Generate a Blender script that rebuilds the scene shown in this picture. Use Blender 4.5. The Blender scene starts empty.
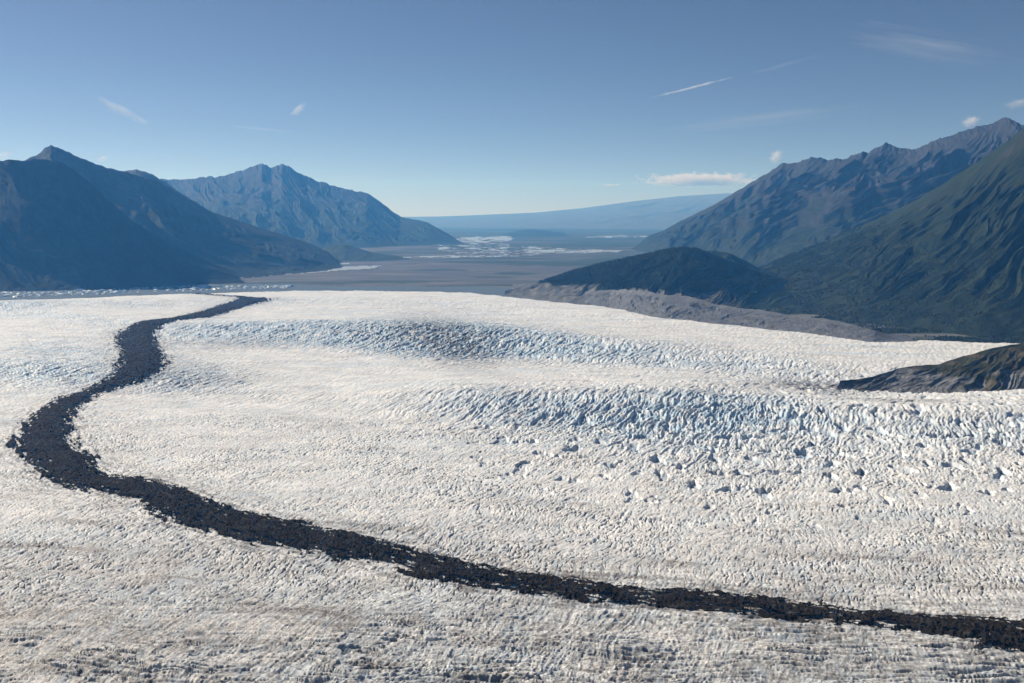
import bpy, math, time
import numpy as np
from mathutils import Vector
T0 = time.time()
QUAL = 1.0
R = math.radians
rng = np.random.default_rng(7)
scene = bpy.context.scene
col = scene.collection

# ------------------------------------------------------------------ camera
W, H, F = 1024, 683, 983.0
CAMZ = 600.0
YH = 213.0                                    # row of the horizon
PITCH = math.atan((H / 2 - YH) / F)
cam_d = bpy.data.cameras.new('camera')
cam_d.sensor_width = 36.0
cam_d.lens = 36.0 * F / W
cam_d.clip_start = 5.0
cam_d.clip_end = 400000.0
cam = bpy.data.objects.new('camera', cam_d)
cam.location = (0, 0, CAMZ)
cam.rotation_euler = (math.pi / 2 - PITCH, 0, 0)
col.objects.link(cam)
scene.camera = cam

cp, sp = math.cos(PITCH), math.sin(PITCH)
def ray(px, py):
    px = np.asarray(px, float); py = np.asarray(py, float)
    a = px - W / 2; b = H / 2 - py
    return a, F * cp + b * sp, -F * sp + b * cp
def on_plane(px, py, z=0.0):
    dx, dy, dz = ray(px, py)
    t = (z - CAMZ) / dz
    return dx * t, dy * t
def at_dist(px, py, d):
    """point seen at a pixel at horizontal distance d from the camera"""
    dx, dy, dz = ray(px, py)
    t = np.asarray(d, float) / np.hypot(dx, dy)
    return dx * t, dy * t, CAMZ + dz * t
def project(x, y, z):
    zz = z - CAMZ
    fwd = y * cp - zz * sp
    up = y * sp + zz * cp
    return W / 2 + F * x / fwd, H / 2 - F * up / fwd

# ------------------------------------------------------------------ noise
_perm = np.random.default_rng(11).integers(0, 256, 512).astype(np.int32)
_perm[256:] = _perm[:256]
_g = np.stack([np.cos(np.arange(256) * 2 * np.pi / 256), np.sin(np.arange(256) * 2 * np.pi / 256)], 1).astype(np.float32)
def noise(x, y, seed=0):
    x = np.asarray(x, np.float64) + seed * 17.31; y = np.asarray(y, np.float64) - seed * 9.77
    xf = np.floor(x); yf = np.floor(y)
    fx = (x - xf).astype(np.float32); fy = (y - yf).astype(np.float32)
    xi = xf.astype(np.int64) & 255; yi = yf.astype(np.int64) & 255
    u = fx * fx * fx * (fx * (fx * 6 - 15) + 10); v = fy * fy * fy * (fy * (fy * 6 - 15) + 10)
    def g(ix, iy, dx, dy):
        h = _g[_perm[_perm[ix & 255] + (iy & 255)]]
        return h[..., 0] * dx + h[..., 1] * dy
    a = g(xi, yi, fx, fy); b = g(xi + 1, yi, fx - 1, fy)
    c = g(xi, yi + 1, fx, fy - 1); d = g(xi + 1, yi + 1, fx - 1, fy - 1)
    ab = a + u * (b - a); cd = c + u * (d - c)
    return (ab + v * (cd - ab)) * 1.5
def fbm(x, y, o=4, seed=0, gain=.5):
    s = 0; a = 1; n = 0
    for k in range(o):
        s = s + a * noise(x * 2 ** k, y * 2 ** k, seed + k); n += a; a *= gain
    return s / n
def ridged(x, y, o=4, seed=0, gain=.5):
    s = 0; a = 1; n = 0; w = 1
    for k in range(o):
        v = (1 - np.abs(noise(x * 2.03 ** k, y * 2.03 ** k, seed + k))) ** 2
        s = s + a * v * w; n += a; a *= gain; w = np.clip(v * 1.6, 0, 1)
    return s / n
def sm(e0, e1, x):
    t = np.clip((x - e0) / (e1 - e0), 0, 1)
    return t * t * (3 - 2 * t)
def mixc(a, b, t):
    t = np.clip(t, 0, 1)[..., None]
    return a * (1 - t) + np.asarray(b, np.float32) * t

# ------------------------------------------------------------------ mesh helpers
def put(name, me, mat, kind=None, label=None, cat=None, group=None, parent=None):
    o = bpy.data.objects.new(name, me)
    col.objects.link(o)
    if mat is not None and not me.materials: me.materials.append(mat)
    if kind: o['kind'] = kind
    if label: o['label'] = label
    if cat: o['category'] = cat
    if group: o['group'] = group
    if parent: o.parent = parent
    return o
def np_mesh(name, verts, faces, attrs=None, smooth=True):
    me = bpy.data.meshes.new(name)
    verts = np.asarray(verts, np.float32); faces = np.asarray(faces, np.int32)
    k = faces.shape[1]
    me.vertices.add(len(verts)); me.vertices.foreach_set('co', verts.ravel())
    me.loops.add(faces.size); me.loops.foreach_set('vertex_index', faces.ravel())
    me.polygons.add(len(faces))
    me.polygons.foreach_set('loop_start', np.arange(0, faces.size, k, dtype=np.int32))
    me.polygons.foreach_set('loop_total', np.full(len(faces), k, np.int32))
    me.polygons.foreach_set('use_smooth', np.full(len(faces), smooth))
    for an, av in (attrs or {}).items():
        if av.ndim == 2:
            a = me.attributes.new(an, 'FLOAT_COLOR', 'POINT')
            c = np.ones((len(av), 4), np.float32); c[:, :3] = np.clip(av, 0, 1)
            a.data.foreach_set('color', c.ravel())
        else:
            a = me.attributes.new(an, 'FLOAT', 'POINT')
            a.data.foreach_set('value', av.astype(np.float32).ravel())
    me.update(calc_edges=True)
    return me
def grid_faces(nr, nc):
    i = np.arange(nr * nc).reshape(nr, nc)
    return np.stack([i[:-1, :-1], i[:-1, 1:], i[1:, 1:], i[1:, :-1]], -1)
def sub_mesh(name, X, Y, Z, keep, attrs):
    """grid mesh of the faces flagged keep"""
    nr, nc = X.shape
    f = grid_faces(nr, nc)[keep]
    used, inv = np.unique(f.ravel(), return_inverse=True)
    v = np.stack([X.ravel()[used], Y.ravel()[used], Z.ravel()[used]], 1)
    at = {k: (a.reshape(-1, 3)[used] if a.ndim == 3 else a.ravel()[used]) for k, a in attrs.items()}
    return np_mesh(name, v, inv.reshape(-1, 4), at)

# ------------------------------------------------------------------ materials
class NT:
    def __init__(s, name):
        s.m = bpy.data.materials.new(name); s.m.use_nodes = True
        s.t = s.m.node_tree; s.t.nodes.clear()
        s.out = s.n('ShaderNodeOutputMaterial')
    def n(s, typ, ins=None, **kw):
        nd = s.t.nodes.new(typ)
        for k, v in kw.items(): setattr(nd, k, v)
        for k, v in (ins or {}).items():
            if hasattr(v, 'is_output') or isinstance(v, bpy.types.NodeSocket): s.t.links.new(v, nd.inputs[k])
            else: nd.inputs[k].default_value = v
        return nd
    def pos(s):
        return s.n('ShaderNodeNewGeometry').outputs['Position']
    def noise(s, scale, detail=6, rough=.6, vec=None, stretch=None):
        v = vec or s.pos()
        if stretch:
            v = s.n('ShaderNodeVectorMath', {0: v, 1: stretch}, operation='MULTIPLY').outputs[0]
        return s.n('ShaderNodeTexNoise', {'Vector': v, 'Scale': scale, 'Detail': detail, 'Roughness': rough}).outputs['Fac']
    def maprange(s, v, a, b, c, d):
        return s.n('ShaderNodeMapRange', {0: v, 1: a, 2: b, 3: c, 4: d}).outputs[0]
    def math(s, op, a, b=0.0):
        return s.n('ShaderNodeMath', {0: a, 1: b}, operation=op).outputs[0]
    def mix(s, fac, a, b, blend='MIX'):
        nd = s.n('ShaderNodeMix', data_type='RGBA', blend_type=blend)
        for k, v in ((0, fac), (6, a), (7, b)):
            if isinstance(v, bpy.types.NodeSocket): s.t.links.new(v, nd.inputs[k])
            else: nd.inputs[k].default_value = v if not isinstance(v, tuple) or len(v) == 4 else v + (1,)
        return nd.outputs[2]
    def attr(s, name, out='Color'):
        return s.n('ShaderNodeAttribute', attribute_name=name).outputs[out]
    def bsdf(s, **kw):
        b = s.n('ShaderNodeBsdfPrincipled', {k.replace('_', ' '): v for k, v in kw.items()})
        s.t.links.new(b.outputs[0], s.out.inputs['Surface'])
        return b

def terrain_mat(name, scale, amt=.35, bump=1.0, bscale=None, rough=.95, spec=.1, dist=6.0):
    t = NT(name)
    c = t.attr('Col')
    n1 = t.noise(scale, 8, .65)
    n2 = t.noise(scale * 7.3, 5, .7)
    f = t.maprange(t.math('ADD', n1, t.math('MULTIPLY', n2, .6)), .55, 1.05, 1 - amt, 1 + amt)
    c2 = t.mix(1.0, c, t.n('ShaderNodeCombineColor', {0: f, 1: f, 2: f}).outputs[0], 'MULTIPLY')
    b = t.bsdf(Roughness=rough, Specular_IOR_Level=spec)
    t.t.links.new(c2, b.inputs['Base Color'])
    if bump:
        nb = t.noise(bscale or scale * 3, 7, .7)
        bp = t.n('ShaderNodeBump', {'Strength': bump, 'Distance': dist, 'Height': nb})
        t.t.links.new(bp.outputs[0], b.inputs['Normal'])
    return t.m

def ice_mat():
    t = NT('glacier_ice')
    c = t.attr('Col'); g = t.attr('Grit', 'Fac')
    n1 = t.noise(.16, 9, .78, stretch=(1, .9, 1)); n2 = t.noise(.05, 9, .72, stretch=(.45, 1.2, 1)); n3 = t.noise(.010, 8, .7, stretch=(.5, 1.3, 1))
    mixn = t.math('ADD', t.math('ADD', t.math('MULTIPLY', n1, .62), t.math('MULTIPLY', n2, .40)), t.math('MULTIPLY', n3, .30))
    f = t.maprange(mixn, .59, .73, 0.0, 1.0)                 # grit and dust melted into the surface
    f = t.math('MULTIPLY', f, g)
    c2 = t.mix(f, c, (.16, .14, .125))
    f2 = t.math('MULTIPLY', t.maprange(t.noise(.30, 7, .75), .53, .61, 0.0, .9), g)
    c3 = t.mix(f2, c2, (.13, .135, .14))
    n4 = t.noise(.045, 9, .8, stretch=(1, .35, 1))
    c3 = t.mix(t.maprange(n4, .50, .62, 0.0, .42), c3, (.42, .52, .60))
    n5 = t.noise(.012, 8, .75, stretch=(.35, 1, 1))
    c3 = t.mix(t.maprange(n5, .50, .64, 0.0, .32), c3, (.44, .47, .50))
    b = t.bsdf(Roughness=.6, Specular_IOR_Level=.3)
    t.t.links.new(c3, b.inputs['Base Color'])
    nb = t.noise(.35, 8, .75)
    bp = t.n('ShaderNodeBump', {'Strength': .45, 'Distance': 2.0, 'Height': nb}); t.t.links.new(bp.outputs[0], b.inputs['Normal'])
    return t.m
M_ICE = ice_mat()
M_MOR = terrain_mat('moraine_rubble', .08, .55, .9, .3, 1.0, .03, 4.0)
M_GND = terrain_mat('outwash_gravel', .004, .12, 0)
M_MTN = terrain_mat('mountain_slope', .006, .30, .9, .02, dist=18)
M_FAR = terrain_mat('distant_slope', .0015, .25, .8, .006, dist=50)
M_HILL = terrain_mat('wooded_slope', .02, .35, .9, .06, dist=8)

# ------------------------------------------------------------------ polar helpers
def theta(x, y): return np.arctan2(x, y)
def curve_r(pts, z=0.0):
    """distance from the foot of the camera as a function of bearing"""
    p = np.array(pts, float)
    x, y = on_plane(p[:, 0], p[:, 1], z)
    th, r = theta(x, y), np.hypot(x, y)
    o = np.argsort(th)
    return lambda t: np.interp(t, th[o], r[o])
def curve_v(pts, z=0.0):
    p = np.array(pts, float)
    x, y = on_plane(p[:, 0], np.full(len(p), 300.), z)
    return lambda t: np.interp(t, theta(x, y), p[:, 1])

r_edge = curve_r([(-260, 303), (0, 301), (60, 298.5), (130, 295), (230, 291.5), (300, 289.5), (400, 290), (470, 291.5), (520, 297),
                  (560, 301), (610, 306), (650, 315), (700, 320), (760, 326), (840, 335), (870, 340), (930, 338), (1024, 342), (1280, 352)])

# ---- medial moraine, edges as traced on the ice
MU = [(186, 293.4), (215, 295.5), (240, 298.0), (222, 304), (200, 311), (172, 318), (137, 322), (120, 330), (112, 338), (118, 349), (117, 361), (111, 375), (88, 388),
      (60, 397), (37, 408), (25, 419), (18, 431), (6, 441), (14, 451), (24, 461), (33, 475), (62, 487), (108, 493), (138, 500), (163, 519),
      (200, 530), (250, 544), (290, 547), (340, 559), (392, 561), (412, 577), (460, 585), (540, 596), (600, 603), (684, 612), (750, 617),
      (800, 625), (880, 629), (950, 637), (985, 648), (1030, 651), (1150, 660), (1280, 668)]
ML = [(190, 292.6), (240, 296.2), (276, 298.8), (242, 308), (214, 317), (181, 320), (165, 324), (155, 335), (159, 345), (169, 360), (164, 371), (148, 380), (120, 388),
      (95, 396), (78, 410), (72, 428), (76, 441), (98, 458), (96, 468), (120, 476), (152, 478), (192, 491), (230, 509), (280, 517),
      (340, 530), (400, 545), (455, 558), (500, 569), (560, 575), (620, 586), (684, 589), (740, 592), (790, 600), (860, 608), (930, 615),
      (1030, 620), (1150, 628), (1280, 636)]
def resample(p, n):
    p = np.array(p, float); d = np.r_[0, np.cumsum(np.hypot(*np.diff(p, axis=0).T))]; d /= d[-1]
    t = np.linspace(0, 1, n)
    return np.stack([np.interp(t, d, p[:, 0]), np.interp(t, d, p[:, 1])], 1)

# ---- broad swells of the ice: each one climbs away from the camera, then falls slowly
def swell_defs():
    A = curve_r([(-260, 312), (0, 310), (100, 320), (170, 333), (300, 334), (400, 340), (500, 345), (600, 352), (700, 362), (800, 372), (900, 384), (1030, 405), (1280, 430)])
    aA = curve_v([(-260, 8), (0, 12), (120, 16), (200, 36), (400, 50), (560, 38), (700, 22), (900, 12), (1280, 8)])
    B = curve_r([(-260, 360), (0, 372), (150, 384), (300, 398), (400, 408), (500, 412), (600, 412), (700, 414), (850, 420), (950, 425), (1030, 428), (1280, 440)])
    aB = curve_v([(-260, 16), (0, 22), (200, 12), (330, 12), (400, 26), (500, 46), (700, 46), (900, 34), (1280, 26)])
    C = curve_r([(-260, 305), (0, 308), (150, 303.5), (300, 301), (500, 306), (700, 327), (1280, 380)])
    aC = curve_v([(-260, 26), (0, 32), (150, 22), (300, 16), (600, 5), (1280, 2)])
    return [(A, aA, 330., 1500.), (B, aB, 210., 1100.), (C, aC, 260., 900.)]
SW = swell_defs()
def macro(x, y):
    th, r = theta(x, y), np.hypot(x, y)
    z = 0
    for c, a, w1, w2 in SW:
        d = r - c(th) + 60 * noise(x / 700, y / 700, 5)
        z = z + a(th) * sm(-w1, w1, d) * (1 - sm(w1 * .6, w2, d))
    z = z + 9 * fbm(x / 620, y / 430, 3, 21)
    return z - 6
def unproj_ice(px, py):
    x, y = on_plane(px, py, 0)
    for _ in range(12):
        x, y = on_plane(px, py, macro(x, y))
    return x, y

N = 150
U = resample(MU, 170); L = resample(ML, 170)
ux, uy = unproj_ice(U[:, 0], U[:, 1]); lx, ly = unproj_ice(L[:, 0], L[:, 1])
POLY = np.stack([np.r_[ux, lx[::-1]], np.r_[uy, ly[::-1]]], 1)
# flow line for debris streaks: smooth centre line of the moraine
cu, cl = resample(np.stack([ux, uy], 1), 40), resample(np.stack([lx, ly], 1), 40)
CL = (cu + cl) / 2
CL = np.vstack([CL[:1] + (CL[0] - CL[1]) * 30, CL, CL[-1:] + (CL[-1] - CL[-2]) * 20])

def seg_dist(x, y, P, closed, pick_t=False):
    best = np.full(x.shape, 1e12); tt = np.zeros(x.shape) if pick_t else None; side = np.zeros(x.shape) if pick_t else None
    n = len(P); acc = 0
    for i in range(n if closed else n - 1):
        a, b = P[i], P[(i + 1) % n]
        dx, dy = b - a; L2 = dx * dx + dy * dy + 1e-9
        t = np.clip(((x - a[0]) * dx + (y - a[1]) * dy) / L2, 0, 1)
        ex, ey = x - a[0] - t * dx, y - a[1] - t * dy
        d = ex * ex + ey * ey
        m = d < best
        best = np.where(m, d, best)
        if pick_t:
            tt = np.where(m, acc + t * math.sqrt(L2), tt)
            side = np.where(m, np.sign(dx * ey - dy * ex), side)
        acc += math.sqrt(L2)
    return (np.sqrt(best), tt, side) if pick_t else np.sqrt(best)
def inside(x, y, P):
    c = np.zeros(x.shape, bool); n = len(P); j = n - 1
    for i in range(n):
        xi, yi = P[i]; xj, yj = P[j]
        m = ((yi > y) != (yj > y)) & (x < (xj - xi) * (y - yi) / ((yj - yi) if yj != yi else 1e-9) + xi)
        c ^= m; j = i
    return c

# ------------------------------------------------------------------ glacier
def radii(r0, r1, d0, p):
    out = [r0]
    while out[-1] < r1: out.append(out[-1] + d0 * (out[-1] / r0) ** p)
    return np.array(out)
rr = radii(1000., 7900., 1.45 / QUAL, 1.22)
nc = int(1650 * QUAL)
tt_ = np.linspace(R(-34), R(34), nc)
TH, RR = np.meshgrid(tt_, rr)
GX, GY = RR * np.sin(TH), RR * np.cos(TH)
MAC = macro(GX, GY)
MAC = MAC * (.25 + .75 * sm(0, 500, r_edge(TH) - RR))
PX, PY = project(GX, GY, MAC)
print('grid', GX.shape, time.time() - T0)

# signed distance to the moraine outline, only near it
bx = sm(0, 1, np.ones_like(GX))
near = np.ones(GX.shape, bool)
CLd, CLt, CLs = seg_dist(GX[::6, ::6], GY[::6, ::6], CL, False, True)
def upsample(a):
    yi = np.arange(GX.shape[0]) / 6; xi = np.arange(GX.shape[1]) / 6
    y0 = np.minimum(yi.astype(int), a.shape[0] - 2); x0 = np.minimum(xi.astype(int), a.shape[1] - 2)
    fy = np.clip(yi - y0, 0, 1)[:, None]; fx = np.clip(xi - x0, 0, 1)[None, :]
    A = a[y0][:, x0]; B = a[y0][:, x0 + 1]; C = a[y0 + 1][:, x0]; D = a[y0 + 1][:, x0 + 1]
    return (A * (1 - fx) + B * fx) * (1 - fy) + (C * (1 - fx) + D * fx) * fy
S_LAT = upsample(CLd * CLs)
near = np.abs(S_LAT) < 420
SD = np.full(GX.shape, -500.)
xs, ys = GX[near], GY[near]
d = seg_dist(xs, ys, POLY, True)
SD[near] = np.where(inside(xs, ys, POLY), d, -d)
print('moraine dist', time.time() - T0)

def patch(cx, cy, sx, sy, rot=0):
    c, s = math.cos(rot), math.sin(rot)
    dx, dy = PX - cx, PY - cy
    return np.exp(-(((dx * c + dy * s) / sx) ** 2 + ((-dx * s + dy * c) / sy) ** 2))

# how broken the ice is
th, r = TH, RR
dip = patch(900, 383, 120, 13)          # the ice sags where it meets the rock knoll
MAC = MAC * (1 - .8 * dip) - 14 * dip
rough = .11 + .10 * sm(2600, 5200, r) + .10 * fbm(GX / 500, GY / 350, 2, 31)
for (c, a, w1, w2), k in zip(SW, (.85, .62, .55)):
    dd = (r - c(th) + 60 * noise(GX / 700, GY / 700, 5))
    rough += k * np.clip(a(th) / 40, 0, 1.2) * np.exp(-((dd - .0 * w1) / (w1 * 1.15)) ** 2)
rough += .38 * patch(900, 455, 210, 38) + .35 * patch(640, 440, 160, 25) + .5 * patch(60, 365, 80, 28) + .5 * patch(190, 375, 60, 16)
rough += .10 * sm(560, 680, PY)
rough += .75 * patch(440, 338, 75, 20)
rough *= 1 - .5 * patch(330, 440, 220, 35)
rough *= 1 - .35 * sm(700, 900, PX) * sm(375, 400, PY)
rough = np.clip(rough, .08, 1.4)

ca, sa = math.cos(R(66)), math.sin(R(66))
wx = GX + 16 * noise(GX / 110, GY / 110, 41) + 2 * noise(GX / 37, GY / 37, 45); wy = GY + 22 * noise(GX / 110, GY / 110, 42) + 2 * noise(GX / 37, GY / 37, 46)
ua, va = wx * ca + wy * sa, -wx * sa + wy * ca
T_ = upsample(CLt)
LOWSIDE = -float(np.sign(S_LAT[10, S_LAT.shape[1] // 2]))   # near side of the moraine
print('side', LOWSIDE)
# crevassed blocks: rounded tops cut by sharp clefts that run up and to the right
b1 = np.abs(noise(ua / 170, va / 30, 51))
b2 = np.abs(noise(ua / 72, va / 12, 52))
b3 = np.abs(noise(wx / 26, wy / 24, 53))
b4 = np.abs(noise(ua / 26, va / 7, 54))
b5 = np.abs(noise(GX / 8.5, GY / 9, 57))
lift = noise(wx / 120, wy / 150, 56)
b6 = np.abs(noise(ua / 14, va / 4.2, 58))
blocks = 5.5 * np.minimum(b1 * 2.4, 1) ** .8 + 4.2 * (1 - np.minimum(b2 * 2.0, 1)) + 1.6 * np.minimum(b3 * 2.0, 1) + 3.2 * (1 - np.minimum(b4 * 2, 1)) + 1.6 * (1 - 2 * b6) + 1.0 * (1 - 2 * b5) + 4 * lift
crev = 1 - np.clip(np.minimum(b1 * 3.6, .45 + b3 * 3), 0, 1)
# short open cracks, broken into dashes
def cracks(a, b, la, lb, seed, wd, m0=.02):
    n = np.abs(noise(a / la, b / lb, seed))
    m = sm(m0, m0 + .22, noise(a / (la * .9), b / (lb * 1.6), seed + 1) + .25 * noise(GX / 260, GY / 260, seed + 2))
    return (1 - sm(wd * .35, wd, n)) * m
up = 1 - sm(575, 625, PY)
midz = sm(400, 430, PY) * up
ck = cracks(ua, va, 24, 7.5, 131, .17) * (.2 + .8 * midz)
ck2 = cracks(wx * .94 - wy * .34, wx * .34 + wy * .94, 6.5, 20, 141, .18, .10) * midz
# foliation ridges that follow the flow beside the moraine
fl = GY + .16 * GX + 26 * fbm(GX / 260, GY / 210, 3, 61) + 5 * noise(GX / 42, GY / 30, 68)
lowz = sm(545, 660, PY + .06 * (PX - 512)) * sm(-60, 60, -S_LAT * LOWSIDE)
gate = sm(-.35, .3, noise(GX / 190, GY / 90, 69))
f1 = np.minimum(np.abs(noise(fl / 22, GX / 240, 62)) * 4.2, 1) ** .7; f2 = np.minimum(np.abs(noise(fl / 10.5, GX / 120, 63)) * 3.2, 1) ** .8; f3 = 1 - np.minimum(np.abs(noise(fl / 5.5, GX / 40, 70)) * 2.1, 1)
foli = (lowz * (.35 + .65 * gate)) * (4.2 * f1 + 2.0 * f2) + (.1 + .9 * lowz) * 1.0 * f3 + .25 * f2
def cleft(lf, lx, seed, wd, m0):
    n = np.abs(noise(fl / lf + .35 * noise(GX / (lx * .5), GY / (lf * 3), seed + 5), GX / lx, seed))
    return (1 - sm(wd * .4, wd, n)) * sm(m0, m0 + .18, noise(GX / (lx * .7), fl / (lf * 1.6), seed + 1) + .12 * noise(GX / 30, GY / 12, seed + 2))
c_a = cleft(17, 150, 161, .13, .0); c_b = cleft(9.5, 90, 171, .17, .04)
low2 = sm(520, 610, PY + .05 * (512 - PX)) * sm(-60, 60, -S_LAT * LOWSIDE)
clefts = np.maximum(c_a, .8 * c_b) * low2 * (.35 + .65 * sm(600, 670, PY + .03 * (512 - PX))) * (.45 + .55 * gate)
ck3 = cracks(GX, fl, 34, 7, 151, .17, .12) * lowz * (.3 + .7 * gate)
cracks_all = np.clip(ck + ck2 + ck3, 0, 1)
soft = .22 + .78 * sm(-.28, .30, fbm(GX / 330, GY / 190, 4, 67))
hi_z = 1 - lowz
fine = soft * (hi_z * (.75 * noise(ua / 15, va / 5.2, 64) + .35 * (1 - 2 * np.abs(noise(ua / 30, va / 11, 65)))) + lowz * (.8 * noise(GX / 26, fl / 5, 66) + .4 * noise(GX / 8, fl / 7, 67))) \
    + .30 * noise(GX / 5, GY / 5.5, 68)
cracks_all = cracks_all * (.25 + .75 * soft)
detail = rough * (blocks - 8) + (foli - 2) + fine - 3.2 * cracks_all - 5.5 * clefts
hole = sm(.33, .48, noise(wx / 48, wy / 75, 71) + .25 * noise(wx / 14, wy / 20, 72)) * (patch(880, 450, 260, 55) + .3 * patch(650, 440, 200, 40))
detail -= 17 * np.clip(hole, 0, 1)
GZ = MAC + detail
# dip the ice under the moraine trough, raise its rubble core
edge_r = r_edge(TH) + 45 * noise(GX / 160, GY / 160, 81) + 18 * noise(GX / 45, GY / 45, 82)
e = sm(-70, 0, RR - edge_r)
GZ = GZ * (1 - e) - 85 * e
print('glacier height', time.time() - T0)

# ---- ice colour
white = np.array([.85, .84, .815], np.float32)
C = np.broadcast_to(white, GX.shape + (3,)).copy()
# dust, heavier on near ice and in bands; lens vignette painted in with it
near_d = sm(470, 680, PY)
bl = patch(0, 690, 330, 150)
cover = -.13 + .26 * near_d + .34 * bl + .26 * fbm(GX / 420, GY / 160, 4, 91) - .12 * patch(380, 440, 160, 32) + .12 * patch(700, 540, 500, 22) - .16 * patch(760, 470, 300, 50) + .12 * patch(60, 480, 200, 60)
cover = np.clip(cover, 0, 1)
C = mixc(C, (.40, .36, .325), cover)
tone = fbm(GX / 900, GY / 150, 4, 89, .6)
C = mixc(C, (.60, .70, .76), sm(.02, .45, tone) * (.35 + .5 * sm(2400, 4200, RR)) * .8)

streak = fbm(fl / 60, GX / 900, 5, 92, .62)
streak2 = fbm(fl / 17, GX / 260, 4, 94, .62)
fleck = .35 + .65 * sm(-.3, .4, noise(GX / 6, GY / 7, 95) + .6 * noise(GX / 22, GY / 15, 96))
w_st = sm(.02, .38, streak) * sm(-.25, .3, fbm(GX / 300, GY / 130, 3, 108)) * (.25 + .75 * sm(455, 560, PY))
C = mixc(C, (.30, .245, .20), w_st * fleck * .75)
w2 = sm(.16, .42, streak2) * sm(520, 640, PY) * sm(-.25, .25, fbm(GX / 240, GY / 120, 3, 97))
C = mixc(C, (.12, .095, .075), w2 * fleck * .8)
C = mixc(C, (.20, .26, .30), np.clip(lowz * gate * np.maximum(1 - 1.3 * f1, .8 - 1.3 * f2), 0, 1) * .9)  # shade between the foliation ridges painted in as dark blue
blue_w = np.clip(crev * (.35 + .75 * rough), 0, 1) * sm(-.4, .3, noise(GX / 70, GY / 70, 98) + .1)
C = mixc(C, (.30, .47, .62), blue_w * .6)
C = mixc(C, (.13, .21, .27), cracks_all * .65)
C = mixc(C, (.055, .10, .15), clefts * .9)  # shade down in the clefts painted almost black
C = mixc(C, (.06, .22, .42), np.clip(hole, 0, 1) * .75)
C = mixc(C, (.36, .53, .68), np.clip((rough - .30), 0, .6) * (.35 + .65 * sm(-.4, .3, noise(GX / 40, GY / 60, 90))) * 1.25)  # blue shade of the broken, camera-facing swells painted into the ice
dirt = patch(455, 345, 44, 19, .35) * 1.1 + .6 * patch(410, 332, 75, 11) + 1.3 * patch(812, 381, 45, 3.2, .02) + .9 * patch(900, 395, 70, 3.5, .05) + .55 * patch(190, 377, 50, 12) \
    + .55 * patch(230, 344, 70, 5) + .35 * patch(120, 560, 120, 14) + .6 * patch(745, 672, 70, 9, .15) + .5 * patch(600, 655, 60, 7, .2) + .5 * patch(360, 630, 60, 6, .1)
dn = sm(-.45, .15, noise(GX / 24, GY / 34, 99) + .5 * noise(GX / 9, GY / 9, 100))
C = mixc(C, (.085, .08, .08), np.clip(dirt, 0, 1) * dn * .9)
# grit scattered next to the moraine
band_ = sm(.12, .42, noise(S_LAT / 11, T_ / 75, 109) + .45 * noise(GX / 7, GY / 7, 110)) * np.exp(-np.clip(-SD, 0, 1e4) / 55)
C = mixc(C, (.09, .082, .075), band_ * .9)
grit = np.exp(-np.clip(-SD, 0, 1e4) / 50) * sm(.05, .5, noise(GX / 15, GY / 15, 101) + .35 * noise(GX / 5, GY / 5, 102))
C = mixc(C, (.10, .095, .09), grit * .8)
# sparse dark spots melted into the ice
spots = sm(.62, .75, noise(wx / 11, wy / 14, 103)) * sm(-.1, .4, noise(GX / 300, GY / 200, 104))
C = mixc(C, (.12, .14, .16), spots * .7)
face_r = RR[:-1, :-1]
keep = (face_r < edge_r[:-1, :-1] + 60)
GR = np.clip(.33 + .45 * near_d + .45 * w_st + .3 * cover + .25 * fbm(GX / 150, GY / 100, 3, 107) - .15 * rough, .12, 1.0)
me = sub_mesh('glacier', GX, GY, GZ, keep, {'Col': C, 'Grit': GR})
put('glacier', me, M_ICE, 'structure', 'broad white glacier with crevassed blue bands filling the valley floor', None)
print('glacier mesh', time.time() - T0)

# ---- moraine on top of the ice, same relief plus rubble
sc_n = np.clip(RR / 3000, .55, 1.6)
rag = SD + (20 * noise(S_LAT / 26, T_ / 120, 111) + 16 * noise(S_LAT / 10, T_ / 46, 112) + 12 * noise(GX / 22, GY / 15, 123) + 8 * noise(GX / 8, GY / 8, 113)) * sc_n
rag -= 60 * sm(.31, .47, noise(S_LAT / 9, T_ / 40, 114) + .3 * noise(GX / 8, GY / 8, 124)) * sm(0, 20, 42 - SD)
rag -= 50 * sm(.52, .66, noise(S_LAT / 8, T_ / 40, 125) + .2 * noise(GX / 8, GY / 8, 124))      # ice showing through near the edges
rag -= 40 * patch(85, 440, 14, 16) * sm(.05, .4, noise(GX / 26, GY / 26, 119))
rub = 2.6 * ridged(GX / 34, GY / 34, 3, 115) + 1.2 * noise(GX / 9, GY / 9, 116) + 1.3 * noise(GX / 4.5, GY / 4.5, 117)
MZ = GZ + .25 + np.clip(rag, 0, 12) * .30 + sm(0, 10, rag) * rub * 1.0 + 9 * sm(10, 70, SD) * (.5 + .5 * noise(GX / 120, GY / 90, 118))
MC = np.broadcast_to(np.array([.022, .0172, .0130], np.float32), GX.shape + (3,)).copy()
MC = mixc(MC, (.032, .029, .025), sm(-.1, .6, noise(GX / 40, GY / 30, 120)))
MC = mixc(MC, (.10, .097, .09), sm(.45, .75, noise(S_LAT / 8, T_ / 30, 121)) * .55)
ok = (rag > 0) & (RR < edge_r - 40)
keep = ok[:-1, :-1] & ok[1:, :-1] & ok[:-1, 1:] & ok[1:, 1:]
me = sub_mesh('moraine', GX, GY, MZ, keep, {'Col': MC})
put('moraine', me, M_MOR, 'structure', 'dark band of rock rubble winding across the white glacier', None)
print('moraine mesh', time.time() - T0)
del GX, GY, GZ, MZ, C, MC, blocks, detail, foli

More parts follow.
